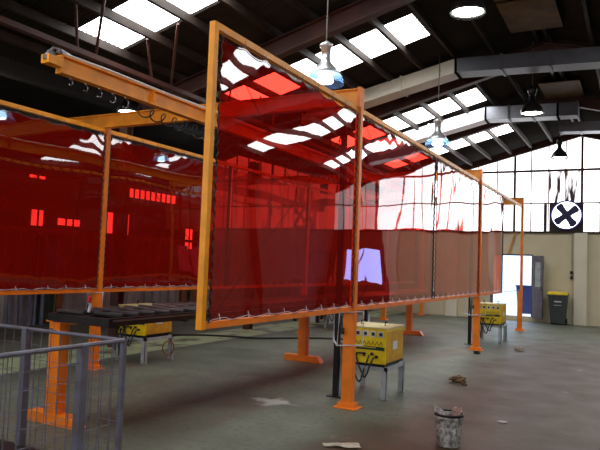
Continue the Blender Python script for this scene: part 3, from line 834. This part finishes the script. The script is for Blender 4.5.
# coil hanging under left welder
bm = BM()
for k in range(3): tube(bm, [(.1*math.cos(a)+.005*k, .012*k, .11*math.sin(a)) for a in [2*math.pi*i/20 for i in range(20)]], .009, 6, closed=True)
o = obj('hose_coil', bm, 'brownpost', loc=(-6.50, 7.95, .2)); o.rotation_euler = (0, 0, 1.2); tag(o, 'reddish hose coil hanging under the left welder stand', 'hose')
# bench with pale crates beneath, far left
t = thing('work_bench', 'dark steel bench beyond the T stand, under the far screens', 'bench', (-7.6, 15.7, 0))
bm = BM(); box(bm, (-.9, 0, .52), (1.3, .6, .57)); obj('bench_top', bm, 'rack', t)
for x in (-.9, -.2, .55, 1.22):
    bm = BM(); box(bm, (x, 0, 0), (x+.08, .08, .52)); obj('leg', bm, 'rack', t)
for i, (x, l) in enumerate(((-.72, 'white crate under the bench, leftmost of three'), (.02, 'white crate under the bench, middle of three'), (.78, 'white crate under the bench, rightmost of three'))):
    bm = BM(); box(bm, (0, 0, .0), (.38, .35, .3)); box(bm, (-.01, -.01, .27), (.39, .36, .3)); tag(obj('storage_crate', bm, 'white', loc=(-7.6+x, 15.9, 0)), l, 'crate', 'white crates under the far bench')

# floor cable behind the screen
bm = BM(); pts = []
for i in range(25):
    s = i/24; pts.append((-8.6+3.2*s+.1*math.sin(6*s), 10.6+2.0*s+.15*math.sin(9*s), .02))
tube(bm, pts, .02, 6); tag(obj('floor_cable', bm, 'cable'), 'thick black cable lying on the floor behind the near screen', 'cable')

# ------------------------------------------------------------------ wire cage bottom left
cx, cy, cz = -3.27, 3.5, 1.0
t = thing('wire_mesh_cage', 'grey steel wire mesh cage in the bottom left corner', 'cage', (cx, cy, 0))
CW, CD = 1.7, 2.0
r = .014
def rail(a, b): 
    bm = BM(); tube(bm, [a, b], .015, 8); obj('rail', bm, 'mesh', t)
for z in (cz, .08):
    rail((0, 0, z), (-CW, 0, z)); rail((0, 0, z), (0, -CD, z)); rail((-CW, 0, z), (-CW, -CD, z)); rail((0, -CD, z), (-CW, -CD, z))
for a in ((0, 0), (0, -.38), (-1.02, 0), (-CW, 0), (0, -CD), (-CW, -CD)):
    wide = a in ((0, -.38), (-1.02, 0))
    bm = BM(); w_ = .028 if wide else .017
    box(bm, (a[0]-w_, a[1]-w_, .0), (a[0]+w_, a[1]+w_, cz+.005)); obj('post', bm, 'mesh', t)
def mesh_panel(p, q, n):
    bm = BM(); p = V(p); q = V(q)
    for i in range(1, n):
        c = p.lerp(q, i/n); tube(bm, [(c.x, c.y, .08), (c.x, c.y, cz)], .0036, 5)
    for z in (.08+.115*k for k in range(1, 8)): tube(bm, [(p.x, p.y, z), (q.x, q.y, z)], .0022, 5)
    obj('mesh_panel', bm, 'mesh', t)
mesh_panel((0, 0, 0), (-CW, 0, 0), 16); mesh_panel((0, 0, 0), (0, -CD, 0), 21)
bm = BM(); box(bm, (-CW, -CD, .085), (0, 0, .1)); obj('base_tray', bm, 'rack', t)

# ------------------------------------------------------------------ floor items
t = thing('waste_drum', 'small paint splashed drum of rubbish standing on the open floor', 'drum', (-1.53, 5.88, 0))
bm = BM(); prof = [(.10, 0), (.108, .01), (.112, .12), (.117, .13), (.115, .15), (.12, .24), (.132, .25), (.132, .275), (.126, .28)]
lathe(bm, prof, 28, cap=False); lathe(bm, [(.001, .005), (.10, .005)], 28, cap=False)
o = obj('body', bm, 'drum', t, smooth=True); s = o.modifiers.new('s', 'SOLIDIFY'); s.thickness = .005
bm = BM(); lathe(bm, [(.125, .27), (.137, .275), (.137, .29), (.125, .295)], 28, cap=False); obj('rim', bm, 'blacksteel', t)
bm = BM(); bmesh.ops.create_icosphere(bm, subdivisions=3, radius=1)
for v in bm.verts:
    d = v.co.normalized(); k = 1+.25*math.sin(7*d.x+3*d.y)*math.cos(5*d.z+4*d.y); v.co = V((d.x*.1*k, d.y*.1*k, .235+d.z*.035*k))
obj('rubbish', bm, 'black', t)
bm = BM(); bmesh.ops.create_icosphere(bm, subdivisions=3, radius=1)
for v in bm.verts:
    d = v.co.normalized(); k = 1+.35*math.sin(9*d.x+4*d.y)*math.cos(8*d.z+3*d.y); v.co = V((.07+d.x*.045*k, .01+d.y*.04*k, .31+d.z*.05*k+.3*d.x*.04))
tag(obj('crumpled_rag', bm, 'rag', loc=(-1.53, 5.88, -.005)), 'pinkish rag crumpled on the rim of the drum', 'rag')
bm = BM(); prism(bm, [(-.12, .265), (-.02, .285), (0, .30), (-.12, .36)], 1, -.06, -.055); obj('torn_flap', bm, 'drum', t)

bm = BM(); bmesh.ops.create_grid(bm, x_segments=14, y_segments=5, size=.5)
for v in bm.verts: v.co = V((v.co.x*.30+.02*math.sin(9*v.co.y), v.co.y*.11*(1+.3*math.sin(5*v.co.x)), .012+.012*math.sin(11*v.co.x)*math.cos(9*v.co.y)+.006))
o = obj('cardboard_scrap', bm, 'card', loc=(-2.32, 5.27, 0)); o.rotation_euler = (0, 0, .5); sd = o.modifiers.new('s', 'SOLIDIFY'); sd.thickness = .006
tag(o, 'pale flattened scrap on the floor at the bottom edge of the view', 'scrap')
def scrap(x, y, r, label, m='leafbrown', seed=0, flat=.5):
    rnd = random.Random(seed); bm = BM(); bmesh.ops.create_icosphere(bm, subdivisions=3, radius=1)
    a, b, c = (rnd.uniform(4, 9) for _ in range(3))
    for v in bm.verts:
        d = v.co.normalized(); k = 1+.45*math.sin(a*d.x+b*d.y)*math.cos(c*d.z+a*d.y); v.co = V((d.x*r*k, d.y*r*.7*k, max(0, r*flat*.8+d.z*r*flat*k)))
    return tag(obj('scrap', bm, m, loc=(x, y, 0)), label, 'scrap', 'bits of rubbish on the floor')
scrap(-2.28, 9.2, .1, 'crumpled tan scrap on the floor beyond the drum', seed=3)
scrap(-2.14, 9.0, .035, 'tiny tan bit beside the crumpled scrap', seed=4)
scrap(-2.16, 13.7, .08, 'small pale bit of rubbish on the stain before the doorway', 'card', 5)
scrap(-2.75, 12.5, .06, 'dark scrap lying left of the far pale bit', 'black', 6)
scrap(-1.28, 7.1, .045, 'thin white bit on the floor right of the drum', 'white', 7, .2)

# ------------------------------------------------------------------ wheelie bin
t = thing('wheelie_bin', 'dark grey wheelie bin with a yellow lid by the far wall', 'bin', (-2.26, 21.55, 0))
bm = BM()
a = [(-.2, -.22), (.2, -.22), (.2, .22), (-.2, .22)]; b = [(-.27, -.29), (.27, -.29), (.27, .27), (-.27, .27)]
A = [bm.verts.new((x, y, .04)) for x, y in a]; B = [bm.verts.new((x, y, .92)) for x, y in b]
bm.faces.new(A[::-1]); bm.faces.new(B)
for i in range(4): bm.faces.new((A[i], A[(i+1) % 4], B[(i+1) % 4], B[i]))
box(bm, (-.29, -.31, .88), (.29, .29, .93)); obj('body', bm, 'bin', t, bevel=.01)
bm = BM(); prism(bm, [(-.31, .93), (.3, .93), (.3, .98), (0, 1.02), (-.31, .97)], 0, -.29, .29); obj('lid', bm, 'yellow', t, bevel=.012)
for x in (-.24, .2):
    bm = BM(); tube(bm, [(x, .2, .1), (x+.05, .2, .1)], .1, 18); obj('wheel', bm, 'black', t)
bm = BM(); box(bm, (-.09, -.29, .70), (.12, -.272, .74)); box(bm, (-.11, -.285, .60), (.13, -.262, .615)); obj('worn_lettering', bm, 'whiterod', t)
bm = BM(); tube(bm, [(-.25, .28, .95), (-.25, .34, .97), (.25, .34, .97), (.25, .28, .95)], .015, 8); obj('handle', bm, 'bin', t)

# wall fan
t = thing('wall_fan', 'round white and navy four bladed fan set in the far glazing', 'fan', (-2.09, D-.02, 3.46))
bm = BM(); box(bm, (-.52, .005, -.52), (.5, .02, .38)); obj('dark_surround', bm, 'soot', t)
bm = BM()
def ring(bm, r0, r1, y0, y1, seg=40):
    P = [[bm.verts.new((r*math.cos(2*math.pi*k/seg), y, r*math.sin(2*math.pi*k/seg))) for k in range(seg)] for r, y in ((r0, y0), (r1, y0), (r1, y1), (r0, y1))]
    for i in range(4):
        A, B = P[i], P[(i+1) % 4]
        for k in range(seg): bm.faces.new((A[k], A[(k+1) % seg], B[(k+1) % seg], B[k]))
ring(bm, .435, .475, -.1, .0); obj('ring', bm, 'fanring', t)
bm = BM(); prism(bm, [(.44*math.cos(2*math.pi*k/40), .44*math.sin(2*math.pi*k/40)) for k in range(40)], 1, -.004, .004)
o = obj('bright_opening', bm, 'glass', t); o['label'] = 'daylight showing white behind the blades'
for k in range(4):
    bm = BM()
    pts = [(.03, -.09), (.2, -.10), (.36, -.13), (.41, -.08), (.41, .06), (.36, .11), (.2, .085), (.03, .09)]
    prism(bm, pts, 1, -.05, -.035)
    o = obj('blade', bm, 'fanblue', t); o.rotation_euler = (0, math.radians(-38+90*k), 0)
bm = BM(); prism(bm, [(.11*math.cos(2*math.pi*k/20), .11*math.sin(2*math.pi*k/20)) for k in range(20)], 1, -.08, -.03); obj('hub', bm, 'fanblue', t)
# side sooty boards
for x in (-2.78,):
    bm = BM(); box(bm, (x, D-.02, 2.94), (x+.1, D+.0, 3.83)); tag(obj('sooty_board', bm, 'soot'), 'narrow dark board left of the wall fan', 'board')
# switch
t = thing('wall_switch', 'small dark switch box pair beside the pale pilaster', 'switch', (-1.92, D-.05, 1.52))
for z in (-.1, .06):
    bm = BM(); box(bm, (-.04, 0, z), (.04, .05, z+.1)); obj('box', bm, 'blacksteel', t)
bm = BM(); tube(bm, [(0, .03, .16), (0, .03, 1.35)], .01, 6); obj('conduit', bm, 'grey', t)
# leaning timber
bm = BM(); bar(bm, (-3.64, D-.06, 2.88), (-3.85, D-.05, 2.19), .06, .02); tag(obj('timber_brace', bm, 'wood'), 'thin tan timber brace above the open doorway', 'brace')
# navy bins outside
for i, (x, y, l) in enumerate(((-3.62, D+2.2, 'navy bin outside the doorway, beside the door leaf'), (-5.4, D+2.0, 'dark navy bin outside, at the left of the doorway'))):
    bm = BM(); prism(bm, [(-.22, 0), (.22, 0), (.3, .95), (-.3, .95)], 1, -.28, .28); box(bm, (-.32, -.32, .95), (.32, .32, 1.0))
    tag(obj('yard_bin', bm, 'navy', loc=(x, y, .12)), l, 'bin', 'navy bins in the yard')

# ------------------------------------------------------------------ light, world, camera
w = bpy.data.worlds.new('sky'); S.world = w; w.use_nodes = True
bg = w.node_tree.nodes['Background']; bg.inputs[0].default_value = lin((205, 225, 255)); bg.inputs[1].default_value = 3.5

cam = bpy.data.cameras.new('camera'); co = bpy.data.objects.new('camera', cam); COL.objects.link(co); S.camera = co
F, PITCH, ROLL, YAW = 638.2, .0600, .0380, .4910
P_ = dict(f=F)
cam.sensor_width = 36; cam.lens = F/600*36; cam.clip_end = 200
fw = V((-math.sin(YAW)*math.cos(PITCH), math.cos(YAW)*math.cos(PITCH), math.sin(PITCH)))
rt = V((math.cos(YAW), math.sin(YAW), 0)); up = rt.cross(fw)
# the photograph is turned slightly clockwise: tops lean right
r2 = rt*math.cos(ROLL)+up*-math.sin(ROLL)*-1*-1; 
u2 = up*math.cos(ROLL)+rt*math.sin(ROLL)*-1
r2 = rt*math.cos(ROLL)+up*math.sin(ROLL)
m = Matrix((r2, u2, -fw)).transposed().to_4x4(); m.translation = V((0, 0, 1.6))
co.matrix_world = m
S.view_settings.view_transform = 'Standard'; S.view_settings.look = 'None'; S.view_settings.gamma = 1; S.view_settings.use_curve_mapping = False
S.view_settings.exposure = 0.45
